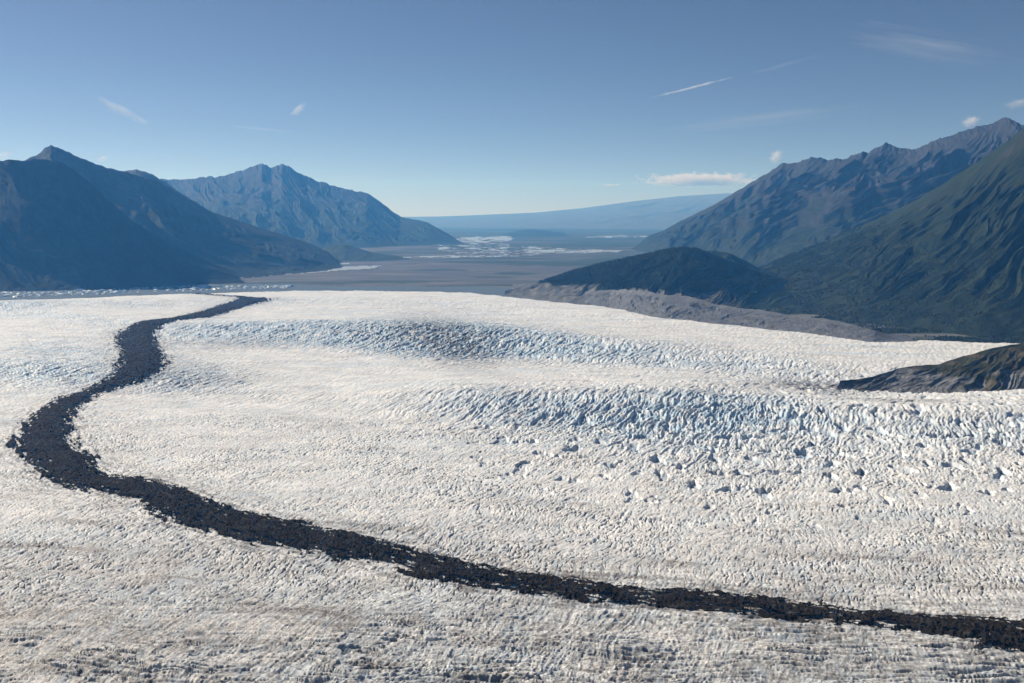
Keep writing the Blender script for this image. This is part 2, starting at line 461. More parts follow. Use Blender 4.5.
# ------------------------------------------------------------------ valley floor
ZP = -50.0
rows = np.r_[np.linspace(345, 262, int(150 * QUAL)), np.linspace(261.6, 222.2, int(170 * QUAL))]
th2 = np.linspace(R(-50), R(50), int(1500 * QUAL))
_, yy = on_plane(np.full(len(rows), 512.), rows, ZP)
yy = np.r_[300., 1500., 2800., 4000., yy]
TH2, R2 = np.meshgrid(th2, yy)
X2, Y2 = R2 * np.sin(TH2), R2 * np.cos(TH2)
P2x, P2y = project(X2, Y2, ZP)
lg = np.log(R2) ; la = TH2
def pn(fx, fy, seed, o=4): return fbm(la * fx, lg * fy, o, seed)
G = np.broadcast_to(np.array([.085, .085, .088], np.float32), X2.shape + (3,)).copy()
G = mixc(G, (.135, .13, .13), sm(-.2, .5, pn(9, 34, 201)))
veg = sm(-.02, .22, pn(7, 26, 202) + .20 * sm(15000, 24000, R2) + .05 - .42 * np.exp(-((P2y - 272) / 9) ** 2))
G = mixc(G, (.035, .055, .035), veg * .95)
def blob(cx, cy, sx, sy): return np.exp(-(((P2x - cx) / sx) ** 2 + ((P2y - cy) / sy) ** 2))
vb = blob(395, 281.5, 60, 1.3) + blob(515, 273.5, 26, 1.6) + blob(440, 270, 35, 1.1) + blob(560, 264, 60, 2.4) + blob(600, 245, 60, 3) \
    + blob(640, 260, 60, 5) + blob(380, 253, 25, 2) + blob(480, 262, 55, 1.6)
G = mixc(G, (.035, .055, .04), sm(.3, .7, vb + .5 * pn(60, 260, 203)))
# ground right of the glacier: scrub with gravel flats
rt = sm(650, 700, P2x) * sm(285, 292, P2y)
G = mixc(G, (.018, .026, .013), rt * sm(-.35, .0, fbm(X2 / 500, Y2 / 300, 4, 204)))
fl_ = blob(800, 316, 22, 1.8) + blob(965, 335, 90, 1.6) + blob(1100, 339, 90, 2) + .6 * blob(760, 303, 20, 1.2) + .6 * blob(725, 304, 14, 1)
G = mixc(G, (.13, .13, .125), sm(.35, .6, fl_ + .25 * fbm(X2 / 130, Y2 / 130, 3, 205)))
Z2 = np.full(X2.shape, ZP) + 2 * noise(X2 / 900, Y2 / 900, 206)
me = np_mesh('ground', np.stack([X2.ravel(), Y2.ravel(), Z2.ravel()], 1), grid_faces(*X2.shape).reshape(-1, 4), {'Col': G.reshape(-1, 3)})
put('ground', me, M_GND, 'structure', 'grey gravel outwash plain with scrub beyond the ice')

# water: lake at the ice front, braided river far down the valley
def pip(P, X, Y): return inside(X, Y, np.array(P, float))
wob_x = 10 * pn(50, 150, 211); wob_y = 1.0 * pn(40, 120, 212) + .35 * pn(120, 420, 213)
QX, QY = P2x + wob_x, P2y + wob_y
river = pip([(462, 237), (512, 235.6), (514, 240), (498, 243), (525, 246), (560, 247.8), (600, 249.8), (624, 250.6), (622, 252.4), (580, 254), (530, 256), (500, 257),
             (440, 258), (452, 254), (430, 248), (424, 243), (445, 239)], QX, QY)
braid = np.abs(pn(34, 300, 214, 3)) < (.15 + .25 * blob(480, 239, 40, 3) + .35 * blob(590, 251.3, 60, 1.3))
river &= braid
river |= pip([(330, 267.5), (350, 266), (380, 266), (378, 268.6), (352, 270.4), (330, 271)], QX, QY)
river |= pip([(400, 256.4), (450, 255.6), (520, 256), (520, 257), (430, 258), (400, 258.4)], QX, QY) & (pn(60, 200, 215) > -.15)
river |= pip([(318, 264), (345, 262.6), (360, 262.6), (345, 264.6), (322, 266)], QX, QY)
river |= pip([(578, 237.4), (600, 235.6), (648, 235), (648, 237), (604, 238)], QX, QY) & (pn(60, 200, 217) > -.1)
river |= pip([(200, 281), (262, 275.8), (342, 270), (342, 271), (262, 277), (200, 282.2)], QX, QY)
rv = NT('river_water')
b = rv.bsdf(Roughness=.35, Specular_IOR_Level=.5, IOR=1.33)
b.inputs['Base Color'].default_value = (.36, .39, .39, 1)          # milky with glacial silt
k = river
keep = k[:-1, :-1] & k[1:, :-1] & k[:-1, 1:] & k[1:, 1:]
me = sub_mesh('river', X2, Y2, Z2 + 3.5, keep, {})
put('river', me, rv.m, 'structure', 'pale silty braided river far down the valley')

lake = pip([(-330, 320), (-330, 297.5), (0, 291.5), (60, 290), (110, 288.5), (200, 284.5), (290, 284), (330, 286.4), (500, 287), (532, 290), (560, 296), (560, 320)], QX, P2y + .4 * wob_y)
lw = NT('lake_water')
nz = lw.noise(.02, 4, .6, stretch=(1, .5, 1))
bp = lw.n('ShaderNodeBump', {'Strength': .25, 'Distance': 2.0, 'Height': nz})
b = lw.bsdf(Roughness=.85, Specular_IOR_Level=.08, IOR=1.33)
b.inputs['Base Color'].default_value = (.10, .13, .155, 1)
lw.t.links.new(bp.outputs[0], b.inputs['Normal'])
keep = lake[:-1, :-1] & lake[1:, :-1] & lake[:-1, 1:] & lake[1:, 1:]
me = sub_mesh('lake', X2, Y2, Z2 * 0 + ZP + 5, keep, {})
put('lake', me, lw.m, 'structure', 'grey blue meltwater lake between the ice front and the mountain foot')
print('valley', time.time() - T0)

# ------------------------------------------------------------------ mountains
def loft(name, ridge, foot, back, zback, ns, nv, nb, relief, label, mat, colour, skew=.6, spurs=9, seed=1, prof=1.15, jag=.02, warp=.12, kind='structure', fine=1.0):
    """ridge / foot: (px, py, dist) seen from the camera; the slope between them is carved by gullies. back: metres behind the crest"""
    def bearing_cos(px): return F / math.hypot(F, px - W / 2)          # distances in the lists run straight ahead
    rg = np.array([at_dist(px, py, d / bearing_cos(px)) for px, py, d in ridge]); ft = np.array([(p[0:3] if len(p) == 3 else p) for p in foot], float)
    ftw = []
    for px, dist, z in ft:
        x, y = on_plane(px, 300., 0); t = theta(x, y); dist /= bearing_cos(px)
        ftw.append((dist * math.sin(t), dist * math.cos(t), z))
    ftw = np.array(ftw)
    def rs(P, n):
        d = np.r_[0, np.cumsum(np.linalg.norm(np.diff(P[:, :2], axis=0), axis=1))]; d /= d[-1]
        return d
    dr = rs(rg, 0)
    # feet follow the same parameter when they have the same count, else their own arc length
    df = dr if len(ftw) == len(rg) else rs(ftw, 0)
    s = np.linspace(0, 1, ns)
    Rg = np.stack([np.interp(s, dr, rg[:, i]) for i in range(3)], 1)
    Ft = np.stack([np.interp(s, df, ftw[:, i]) for i in range(3)], 1)
    dirb = Rg[:, :2] - Ft[:, :2]; dirb /= np.linalg.norm(dirb, axis=1)[:, None]
    kk = max(3, ns // 30); ker = np.ones(kk) / kk
    dirb = np.stack([np.convolve(np.pad(dirb[:, i], kk // 2, mode='edge'), ker, 'same')[kk // 2:kk // 2 + ns] for i in range(2)], 1)
    Bk = np.concatenate([Rg[:, :2] + dirb * back, np.full((ns, 1), zback)], 1)
    v = np.linspace(0, 1, nv)[:, None]; vb = np.linspace(1, 0, nb, endpoint=False)[:, None]
    def face(A, B, v, pr):
        X = A[None, :, 0] * (1 - v) + B[None, :, 0] * v; Y = A[None, :, 1] * (1 - v) + B[None, :, 1] * v
        Z = B[None, :, 2] + (A[None, :, 2] - B[None, :, 2]) * (1 - v) ** pr
        return X, Y, Z
    Xf, Yf, Zf = face(Rg, Ft, v, prof); Xb, Yb, Zb = face(Rg, Bk, vb, prof)
    X = np.vstack([Xb, Xf]); Y = np.vstack([Yb, Yf]); Z = np.vstack([Zb, Zf])
    V = np.vstack([-vb + 0 * Xb, v + 0 * Xf]); S = np.broadcast_to(s, V.shape)
    av = np.abs(V)
    length = np.sum(np.linalg.norm(np.diff(rg[:, :2], axis=0), axis=1))
    ww = warp * fbm(S * spurs * .6, V * 2.2, 4, seed + 7)
    su = S * spurs + skew * spurs * .25 * V + ww * spurs * .35
    g = ridged(su, V * .75 + ww, 5, seed, .52) - .45
    g2 = ridged(su * 3.3 + .6 * ww * spurs, V * 2.4, 4, seed + 3, .55) - .45
    env = sm(0.0, .22, av) * (1 - sm(.72, 1.0, av) * .85)
    hgt = np.maximum(np.broadcast_to((Rg[:, 2] + 50)[None, :], X.shape), 1)
    Z = Z + relief * hgt * env * (g + .35 * g2 - .45 * (1 - sm(0, .5, av)))
    cr = jag * hgt * (1 - sm(0, .12, av)) * (.5 * noise(S * length / 420, 0 * S, seed + 11) + .4 * noise(S * length / 150, 0 * S + 3, seed + 12) + .3 * noise(S * length / 55, V * 30, seed + 13))
    Z = Z + cr + fine * hgt * .012 * fbm(X / 160, Y / 160, 4, seed + 20) * np.clip(av * 6, .15, 1)
    # outer rim sinks below the plain
    Z[0] -= 60; Z[-1] -= 60 * (Z[-1] < 400)
    Cc = colour(X, Y, Z, av, S, g, g2, hgt)
    me = np_mesh(name, np.stack([X.ravel(), Y.ravel(), Z.ravel()], 1), grid_faces(*X.shape).reshape(-1, 4), {'Col': Cc.reshape(-1, 3)})
    o = put(name, me, mat, kind, label)
    return X, Y, Z, V

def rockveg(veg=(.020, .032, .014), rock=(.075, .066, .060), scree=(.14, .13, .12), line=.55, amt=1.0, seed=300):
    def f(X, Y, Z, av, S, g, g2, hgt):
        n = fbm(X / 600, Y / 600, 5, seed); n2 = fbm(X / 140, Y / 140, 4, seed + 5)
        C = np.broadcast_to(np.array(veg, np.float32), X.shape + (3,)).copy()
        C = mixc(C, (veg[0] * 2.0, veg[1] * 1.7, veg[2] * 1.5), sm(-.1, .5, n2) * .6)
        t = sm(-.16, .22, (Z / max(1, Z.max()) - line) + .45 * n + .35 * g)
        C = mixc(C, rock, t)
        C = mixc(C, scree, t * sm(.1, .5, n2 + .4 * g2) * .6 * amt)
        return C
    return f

# far hills that close the valley
th_l = np.linspace(-430, 1450, 40)
sky_y = np.interp(th_l, [-430, 300, 410, 530, 600, 640, 690, 730, 800, 1000, 1450], [211, 214, 217.6, 213, 206.5, 200, 195, 193, 196, 204, 210])
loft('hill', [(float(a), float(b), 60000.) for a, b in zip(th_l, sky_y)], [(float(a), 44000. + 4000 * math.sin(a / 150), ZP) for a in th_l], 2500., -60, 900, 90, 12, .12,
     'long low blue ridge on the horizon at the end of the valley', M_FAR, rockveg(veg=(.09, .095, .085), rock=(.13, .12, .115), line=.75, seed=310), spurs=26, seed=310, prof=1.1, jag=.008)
# low knoll out on the plain
loft('hill', [(490, 236, 31000.), (508, 233, 31500.), (522, 229.8, 32000.), (533, 229.2, 32000.), (546, 230.5, 32000.), (562, 233, 31500.), (590, 237, 31000.)],
     [(480, 27500., ZP), (508, 27300., ZP), (522, 27200., ZP), (533, 27200., ZP), (546, 27200., ZP), (562, 27300., ZP), (600, 27500., ZP)], 3000., -60, 240, 40, 10, .15,
     'small dark knoll rising from the far plain', M_FAR, rockveg(line=1.5, seed=320), spurs=6, seed=320)
# twin-peaked massif on the left, far
loft('mountain', [(40, 190, 21500.), (100, 184, 21800.), (150, 178, 22500.), (172, 180, 23000.), (193, 177.5, 23000.), (205, 178, 23200.), (228, 175, 23500.), (248, 168.5, 23500.), (262, 163, 23500.), (271, 168.5, 23500.),
      (282, 162.5, 23500.), (291, 168, 23500.), (306, 177, 23500.), (325, 183, 23500.), (347, 190, 23500.), (367, 192.5, 23500.), (384, 205, 23300.), (400, 216.5, 23000.), (428, 222.5, 22500.), (452, 236, 22000.), (462, 243, 21500.)],
     [(40, 15500., ZP), (100, 15500., ZP), (150, 15500., ZP), (172, 15800., ZP), (193, 16000., ZP), (205, 16200., ZP), (228, 16500., ZP), (248, 17000., ZP), (262, 17200., ZP), (272, 17400., ZP),
      (282, 17500., ZP), (291, 17600., ZP), (306, 17800., ZP), (325, 18000., ZP), (347, 18200., ZP), (367, 18500., ZP), (384, 19000., ZP), (400, 19500., ZP), (428, 20000., ZP), (452, 20500., ZP), (470, 21000., ZP)],
     6000., -60, 1000, 260, 30, .15, 'hazy blue mountain with twin summits on the left beyond the darker slopes', M_FAR, rockveg(rock=(.036, .036, .038), scree=(.06, .06, .06), line=.45, seed=330), spurs=13, seed=333, skew=-.8, jag=.04, warp=.2)
# shoulder behind the near left peak
loft('mountain', [(70, 190, 14500.), (100, 176, 14500.), (120, 170.5, 14500.), (136, 169.5, 14500.), (146, 172, 14500.), (156, 177, 14500.), (180, 192, 14500.), (215, 215, 14500.)],
     [(60, 12000., ZP), (100, 12000., ZP), (120, 12000., ZP), (136, 12000., ZP), (146, 12000., ZP), (156, 12000., ZP), (180, 12200., ZP), (225, 12500., ZP)], 3000., -60, 260, 80, 12, .2,
     'small blue shoulder peeking over the long left ridge', M_FAR, rockveg(line=.5, seed=340), spurs=6, seed=340)
# long ridge with a sharp peak, left
loft('mountain', [(-330, 160, 11400.), (-150, 165, 11300.), (-40, 172, 11200.), (20, 163, 11200.), (36, 155, 11300.), (46, 148, 11300.), (51, 145.8, 11300.), (60, 150, 11300.), (80, 158, 11400.), (100, 166, 11500.), (122, 171.5, 11600.),
      (142, 176, 11800.), (160, 182, 12000.), (182, 196, 12200.), (212, 212, 12500.), (245, 223, 12700.), (285, 235, 12900.), (310, 243, 13000.), (328, 252, 13000.), (338, 262, 12800.)],
     [(-330, 9200., ZP), (-150, 9000., ZP), (-40, 8800., ZP), (20, 8700., ZP), (40, 8750., ZP), (50, 8800., ZP), (60, 8800., ZP), (75, 8850., ZP), (95, 8900., ZP), (115, 9000., ZP), (135, 9100., ZP),
      (155, 9200., ZP), (175, 9300., ZP), (200, 9500., ZP), (230, 9750., ZP), (262, 10100., ZP), (292, 10500., ZP), (310, 10900., ZP), (330, 11300., ZP), (345, 11600., ZP)],
     4500., -60, 1100, 300, 30, .22, 'dark blue shaded ridge descending right from a sharp peak on the left', M_MTN, rockveg(veg=(.012, .019, .010), rock=(.032, .031, .031), scree=(.06, .058, .056), line=.5, seed=350), spurs=13, seed=352, skew=-1.0, jag=.03, warp=.15)
# nearer dark shoulder, far left
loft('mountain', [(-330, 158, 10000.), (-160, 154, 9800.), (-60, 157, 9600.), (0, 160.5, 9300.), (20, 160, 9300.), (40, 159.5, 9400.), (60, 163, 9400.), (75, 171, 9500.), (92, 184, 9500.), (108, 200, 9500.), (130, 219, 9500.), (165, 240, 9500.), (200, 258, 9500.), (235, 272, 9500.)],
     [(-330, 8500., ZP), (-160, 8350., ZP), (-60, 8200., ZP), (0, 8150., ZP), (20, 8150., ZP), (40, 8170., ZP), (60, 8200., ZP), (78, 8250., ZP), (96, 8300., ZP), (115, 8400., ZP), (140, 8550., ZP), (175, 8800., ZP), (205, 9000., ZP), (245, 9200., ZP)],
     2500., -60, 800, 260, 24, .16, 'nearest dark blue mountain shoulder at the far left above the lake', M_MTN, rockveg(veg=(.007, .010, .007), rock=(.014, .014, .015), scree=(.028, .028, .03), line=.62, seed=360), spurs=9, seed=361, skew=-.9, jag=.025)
# low foothill in front of the twin-peaked massif
loft('hill', [(300, 262, 14500.), (318, 252, 14500.), (333, 246.5, 14500.), (345, 244.5, 14500.), (358, 248, 14500.), (372, 252.5, 14500.), (395, 256.5, 14300.), (410, 258.6, 14200.)],
     [(295, 13400., ZP), (318, 13300., ZP), (333, 13300., ZP), (345, 13300., ZP), (358, 13300., ZP), (372, 13300., ZP), (395, 13500., ZP), (418, 13900., ZP)], 1500., -60, 240, 50, 12, .14,
     'low dark foothill at the foot of the twin-peaked mountain', M_MTN, rockveg(line=1.5, seed=370), spurs=6, seed=370)
# rugged range on the right
RE = [(632, 252, 18300.), (642, 241, 18200.), (650, 235, 18100.), (662, 231, 18000.), (680, 221, 17800.), (700, 211.5, 17500.), (724, 199, 17100.), (750, 184, 16700.), (770, 171, 16400.), (784, 163, 16200.), (800, 161, 15900.), (812, 156.5, 15700.), (830, 159, 15500.),
      (848, 157, 15200.), (857, 153, 15100.), (864, 150.5, 15000.), (868, 154, 14950.), (877, 147, 14850.), (885, 141.5, 14800.), (893, 146.5, 14700.), (906, 150, 14500.), (918, 148, 14300.), (937, 138.5, 14000.), (947, 137, 13800.), (966, 131, 13600.), (985, 124.5, 13400.), (1000, 119.5, 13200.), (1010, 117.5, 13000.), (1024, 124, 12800.), (1060, 116, 12400.), (1150, 100, 11500.), (1300, 95, 10500.)]
fx = np.interp(np.arange(len(RE)), [0, 6, 12, 20, 31], [625, 665, 735, 830, 1250]); fd = np.interp(np.arange(len(RE)), [0, 3, 6, 12, 20, 27, 31], [18200, 16500, 14600, 12300, 10600, 9300, 7600])
loft('mountain', RE, [(float(a), float(b), ZP) for a, b in zip(fx, fd)], 5000., -60, 1500, 480, 30, .21,
     'rugged brown and blue range with jagged crest on the right', M_MTN, rockveg(veg=(.018, .026, .016), rock=(.034, .034, .036), scree=(.062, .06, .06), line=.34, seed=380), spurs=15, seed=383, skew=1.0, jag=.035, warp=.16, prof=1.0)
# green flank sweeping down from the right edge
RF = [(722, 284, 10600.), (745, 273, 10400.), (770, 263, 10200.), (800, 250, 9900.), (830, 239, 9600.), (860, 226, 9300.), (890, 213, 9000.), (920, 198, 8700.), (945, 183, 8450.), (970, 167, 8200.), (990, 153, 8000.), (1010, 138, 7800.), (1030, 124, 7650.), (1080, 90, 7300.), (1150, 45, 7000.), (1300, -20, 6500.)]
fx = np.interp(np.arange(16), [0, 4, 8, 12, 15], [700, 745, 850, 980, 1350]); fd = np.interp(np.arange(16), [0, 4, 8, 12, 15], [9500, 7800, 5950, 5150, 4300])
FX, FY, FZ, FV = loft('mountain', RF, [(float(a), float(b), ZP) for a, b in zip(fx, fd)], 3500., -60, 1500, 560, 30, .125,
     'dark green near mountainside sweeping down from the right edge', M_HILL, rockveg(veg=(.014, .021, .010), rock=(.036, .032, .026), scree=(.085, .08, .07), line=.62, amt=.6, seed=390), spurs=11, seed=392, skew=1.3, jag=.02, warp=.14, prof=1.12)
# wooded hill in the middle distance, grey scoured cliffs at its foot
def hillcol(X, Y, Z, av, S, g, g2, hgt):
    C = rockveg(veg=(.018, .029, .014), line=3, seed=400)(X, Y, Z, av, S, g, g2, hgt)
    t = (1 - sm(.55, .72, S)) * sm(-14, 14, (52 + 45 * fbm(X / 260, Y / 260, 3, 402)) - Z)
    C = mixc(C, (.105, .107, .108), t)
    return mixc(C, (.19, .185, .175), t * sm(.0, .5, noise(X / 60, Y / 200, 403)) * .7)
gx = [505, 520, 545, 570, 600, 640, 664, 682, 697, 715, 735, 760, 800, 840]
gy = [291, 287, 279.5, 271, 263, 255, 249.5, 246.5, 248, 255, 263, 273, 284, 292]
gf = np.interp(gx, [505, 560, 620, 680, 740, 840], [7750, 7050, 6650, 6450, 6600, 7300])
HX, HY, HZ, HV = loft('hill', [(a, b, 7750. if a < 690 else 7750. + (a - 690) * 2) for a, b in zip(gx, gy)], [(float(a), float(d), ZP) for a, d in zip(gx, gf)], 1500., -60, 900, 240, 40, .22,
     'rounded wooded hill with grey scoured cliffs at the glacier edge', M_HILL, hillcol, spurs=11, seed=401, skew=.8, jag=.02, prof=1.0)
loft('hill', [(660, 262, 9300.), (690, 253, 9300.), (712, 250, 9300.), (730, 253, 9300.), (748, 262, 9300.), (770, 274, 9300.), (790, 284, 9300.)],
     [(660, 8400., ZP), (690, 8400., ZP), (712, 8400., ZP), (730, 8400., ZP), (748, 8400., ZP), (770, 8500., ZP), (790, 8600., ZP)], 900., -60, 300, 80, 20, .2,
     'second dark wooded hump tucked behind the rounded hill', M_HILL, rockveg(veg=(.026, .042, .02), line=3, seed=410), spurs=5, seed=411)
# grey lateral moraine ridge along the ice
def gravel(a=(.115, .122, .134), b=(.185, .188, .19), vegz=None, seed=420):
    def f(X, Y, Z, av, S, g, g2, hgt):
        C = np.broadcast_to(np.array(a, np.float32), X.shape + (3,)).copy()
        C = mixc(C, b, sm(-.1, .6, fbm(X / 70, Y / 70, 4, seed)) * .7)
        if vegz is not None:
            t = sm(-14, 14, Z - vegz - 55 * fbm(X / 190, Y / 190, 4, seed + 2))
            vc = mixc(np.broadcast_to(np.array((.034, .036, .017), np.float32), X.shape + (3,)).copy(), (.085, .068, .042), sm(-.1, .5, fbm(X / 80, Y / 80, 3, seed + 4)))
            C = C * (1 - t[..., None]) + vc * t[..., None]
        return C
    return f
mx = [585, 610, 640, 665, 690, 715, 740, 770, 800, 825, 850, 875, 900, 930]
my = [292, 289, 290.5, 295, 297, 304, 308, 311.5, 317, 319, 324, 331, 337, 342]
x_, y_ = on_plane(np.array(mx, float), 300.); re_ = r_edge(theta(x_, y_)) * np.cos(theta(x_, y_))
loft('ridge', [(a, b, float(d) + 330.) for a, b, d in zip(mx, my, re_)], [(float(a), float(d) - 25., -25.) for a, d in zip(mx, re_)], 420., -60, 1100, 90, 30, .14,
     'grey gravel ridge running along the right edge of the glacier', M_HILL, gravel(), spurs=22, seed=425, skew=.8, prof=1.0, jag=.10)
# rocky knoll poking into the ice on the right
KX, KY, KZ, KV = loft('knoll', [(840, 381, 3400.), (856, 379.5, 3450.), (872, 377, 3500.), (886, 373, 3560.), (898, 368.5, 3620.), (918, 366, 3650.), (938, 364, 3680.), (952, 359, 3700.), (975, 353, 3720.), (1000, 346.5, 3750.), (1024, 342, 3780.), (1060, 333, 3800.), (1120, 318, 3800.), (1250, 300, 3800.)],
     [(838, 3330., -22.), (850, 3310., -22.), (868, 3300., -22.), (884, 3330., -22.), (898, 3300., -22.), (918, 3270., -22.), (938, 3250., -22.), (952, 3240., -22.), (975, 3220., -22.), (1000, 3210., -22.), (1024, 3200., -22.), (1060, 3190., -22.), (1120, 3170., -22.), (1250, 3100., -22.)],
     420., -60, 900, 240, 60, .22, 'rocky grey knoll with brown turf on top at the right edge of the ice', M_HILL, gravel((.13, .134, .14), (.20, .20, .195), 22., 430), spurs=9, seed=431, skew=.5, prof=.9, jag=.10)
print('mountains', time.time() - T0)

# ------------------------------------------------------------------ woods: thousands of small crowns, one mass
def tree_mesh(P, hts, name, label, mat):
    n = len(P); k = 6
    ang = np.arange(k) * 2 * np.pi / k
    rad = hts * rng.uniform(.22, .42, n)
    v = np.zeros((n, k * 2 + 1, 3), np.float32)
    for lvl, (hf, rf) in enumerate(((.02, 1.0), (.45, .72))):
        a = ang[None, :] + rng.uniform(0, 6.28, n)[:, None]
        rr_ = rad[:, None] * rf * rng.uniform(.7, 1.25, (n, k))
        v[:, lvl * k:(lvl + 1) * k, 0] = P[:, None, 0] + np.cos(a) * rr_
        v[:, lvl * k:(lvl + 1) * k, 1] = P[:, None, 1] + np.sin(a) * rr_
        v[:, lvl * k:(lvl + 1) * k, 2] = P[:, None, 2] + hts[:, None] * hf
    v[:, 2 * k, :] = P; v[:, 2 * k, 2] += hts
    f = []
    for i in range(k):
        j = (i + 1) % k
        f += [(i, j, k + j), (i, k + j, k + i), (k + i, k + j, 2 * k)]
    f = np.array(f)
    faces = (f[None] + (np.arange(n) * (2 * k + 1))[:, None, None]).reshape(-1, 3)
    c = np.array([.012, .019, .009], np.float32) * rng.uniform(.6, 1.7, (n, 1)).astype(np.float32)
    c[:, 0] *= rng.uniform(.8, 1.6, n)
    C = np.repeat(c, 2 * k + 1, 0)
    me = np_mesh(name, v.reshape(-1, 3), faces, {'Col': C}, smooth=False)
    put(name, me, mat, 'stuff', label, 'trees')
def scatter(X, Y, Z, n, ok):
    i = rng.integers(0, X.shape[0] - 1, n); j = rng.integers(0, X.shape[1] - 1, n)
    a, b = rng.random(n), rng.random(n)
    def s(A): return A[i, j] * (1 - a) * (1 - b) + A[i + 1, j] * a * (1 - b) + A[i, j + 1] * (1 - a) * b + A[i + 1, j + 1] * a * b
    P = np.stack([s(X), s(Y), s(Z)], 1); return P[ok(P)]
t = NT('tree_foliage'); b = t.bsdf(Roughness=.9, Specular_IOR_Level=.1); t.t.links.new(t.attr('Col'), b.inputs['Base Color'])
M_TREE = t.m
P1 = scatter(HX, HY, HZ, 42000, lambda P: P[:, 2] > 58 + 45 * fbm(P[:, 0] / 260, P[:, 1] / 260, 3, 402))
P2 = scatter(FX, FY, FZ, 70000, lambda P: (P[:, 2] < 420 + 300 * fbm(P[:, 0] / 300, P[:, 1] / 300, 3, 441)) & (fbm(P[:, 0] / 150, P[:, 1] / 150, 3, 442) > -.12) & (P[:, 2] > ZP))
def lowland(P):
    px, py = project(P[:, 0], P[:, 1], P[:, 2])
    gap = np.exp(-((px - 965) / 90) ** 2 - ((py - 335) / 1.8) ** 2) + np.exp(-((px - 800) / 22) ** 2 - ((py - 316) / 1.8) ** 2)
    return (px > 690) & (px < 1200) & (py > 288) & (py < 344) & (gap < .4) & (fbm(P[:, 0] / 140, P[:, 1] / 140, 3, 443) > -.08)
sel = (R2[:, 0] > 4000) & (R2[:, 0] < 9500)
P3 = scatter(X2[sel], Y2[sel], Z2[sel], 160000, lowland)[:26000]
PP = np.vstack([P1, P2, P3])
tree_mesh(PP, rng.uniform(5, 13, len(PP)), 'forest', 'dark green woods covering the hill and lower slopes on the right', M_TREE)

# ------------------------------------------------------------------ icebergs on the lake
def iceberg_mesh(seed):
    import bmesh
    rg_ = np.random.default_rng(seed)
    bm = bmesh.new(); bmesh.ops.create_icosphere(bm, subdivisions=3, radius=1)
    lean = rg_.uniform(-.4, .4, 2)
    for v in bm.verts:
        p = v.co.copy()
        n = .5 * float(noise(p.x * 1.4 + seed, p.y * 1.4, 7)) + .35 * float(noise(p.y * 2.9 + seed, p.z * 2.9 + p.x, 8))
        k = 1 + n
        v.co = Vector((p.x * k * 1.0, p.y * k * .7, p.z * (.42 + .25 * float(noise(p.x * 1.7, p.y * 1.7 + seed, 9))) ))
        v.co.z += v.co.x * lean[0] * .3
        if v.co.z < -.12: v.co.z = -.12
    me = bpy.data.meshes.new('iceberg'); bm.to_mesh(me); bm.free()
    return me
t = NT('iceberg_ice'); b = t.bsdf(Roughness=.5)
t.t.links.new(t.mix(t.noise(.12, 4), (.80, .82, .84), (.50, .66, .76)), b.inputs['Base Color']); M_BERG = t.m
bergs = [iceberg_mesh(k) for k in range(5)]
for m_ in bergs: m_.materials.append(M_BERG)
spots_ = []
for _ in range(4000):
    if len(spots_) >= 190: break
    px = rng.choice([rng.uniform(50, 290), rng.uniform(170, 285), rng.uniform(0, 120)], p=[.40, .30, .30])
    lo = np.interp(px, [0, 60, 110, 200, 290], [292.5, 291, 289.5, 286, 285.4]); hi = np.interp(px, [0, 60, 130, 230, 290], [298.2, 295.6, 292.8, 289.8, 288.4])
    py = rng.uniform(lo, hi)
    x, y = on_plane(px, py, ZP + 5)
    if all(math.hypot(x - a, y - b_) > 42 for a, b_ in spots_): spots_.append((float(x), float(y)))
for i, (x, y) in enumerate(spots_):
    o = put('iceberg', bergs[i % 5], None, label='small white iceberg floating on the lake beyond the ice front', cat='iceberg', group='icebergs floating on the lake')
    s_ = float(rng.uniform(8, 21)) * (1.9 if rng.random() < .14 else 1)
    o.location = (x, y, ZP + 5.2); o.scale = (s_ * float(rng.uniform(.9, 1.9)), s_, s_ * float(rng.uniform(.7, 1.2))); o.rotation_euler = (0, 0, float(rng.uniform(0, 6.28)))

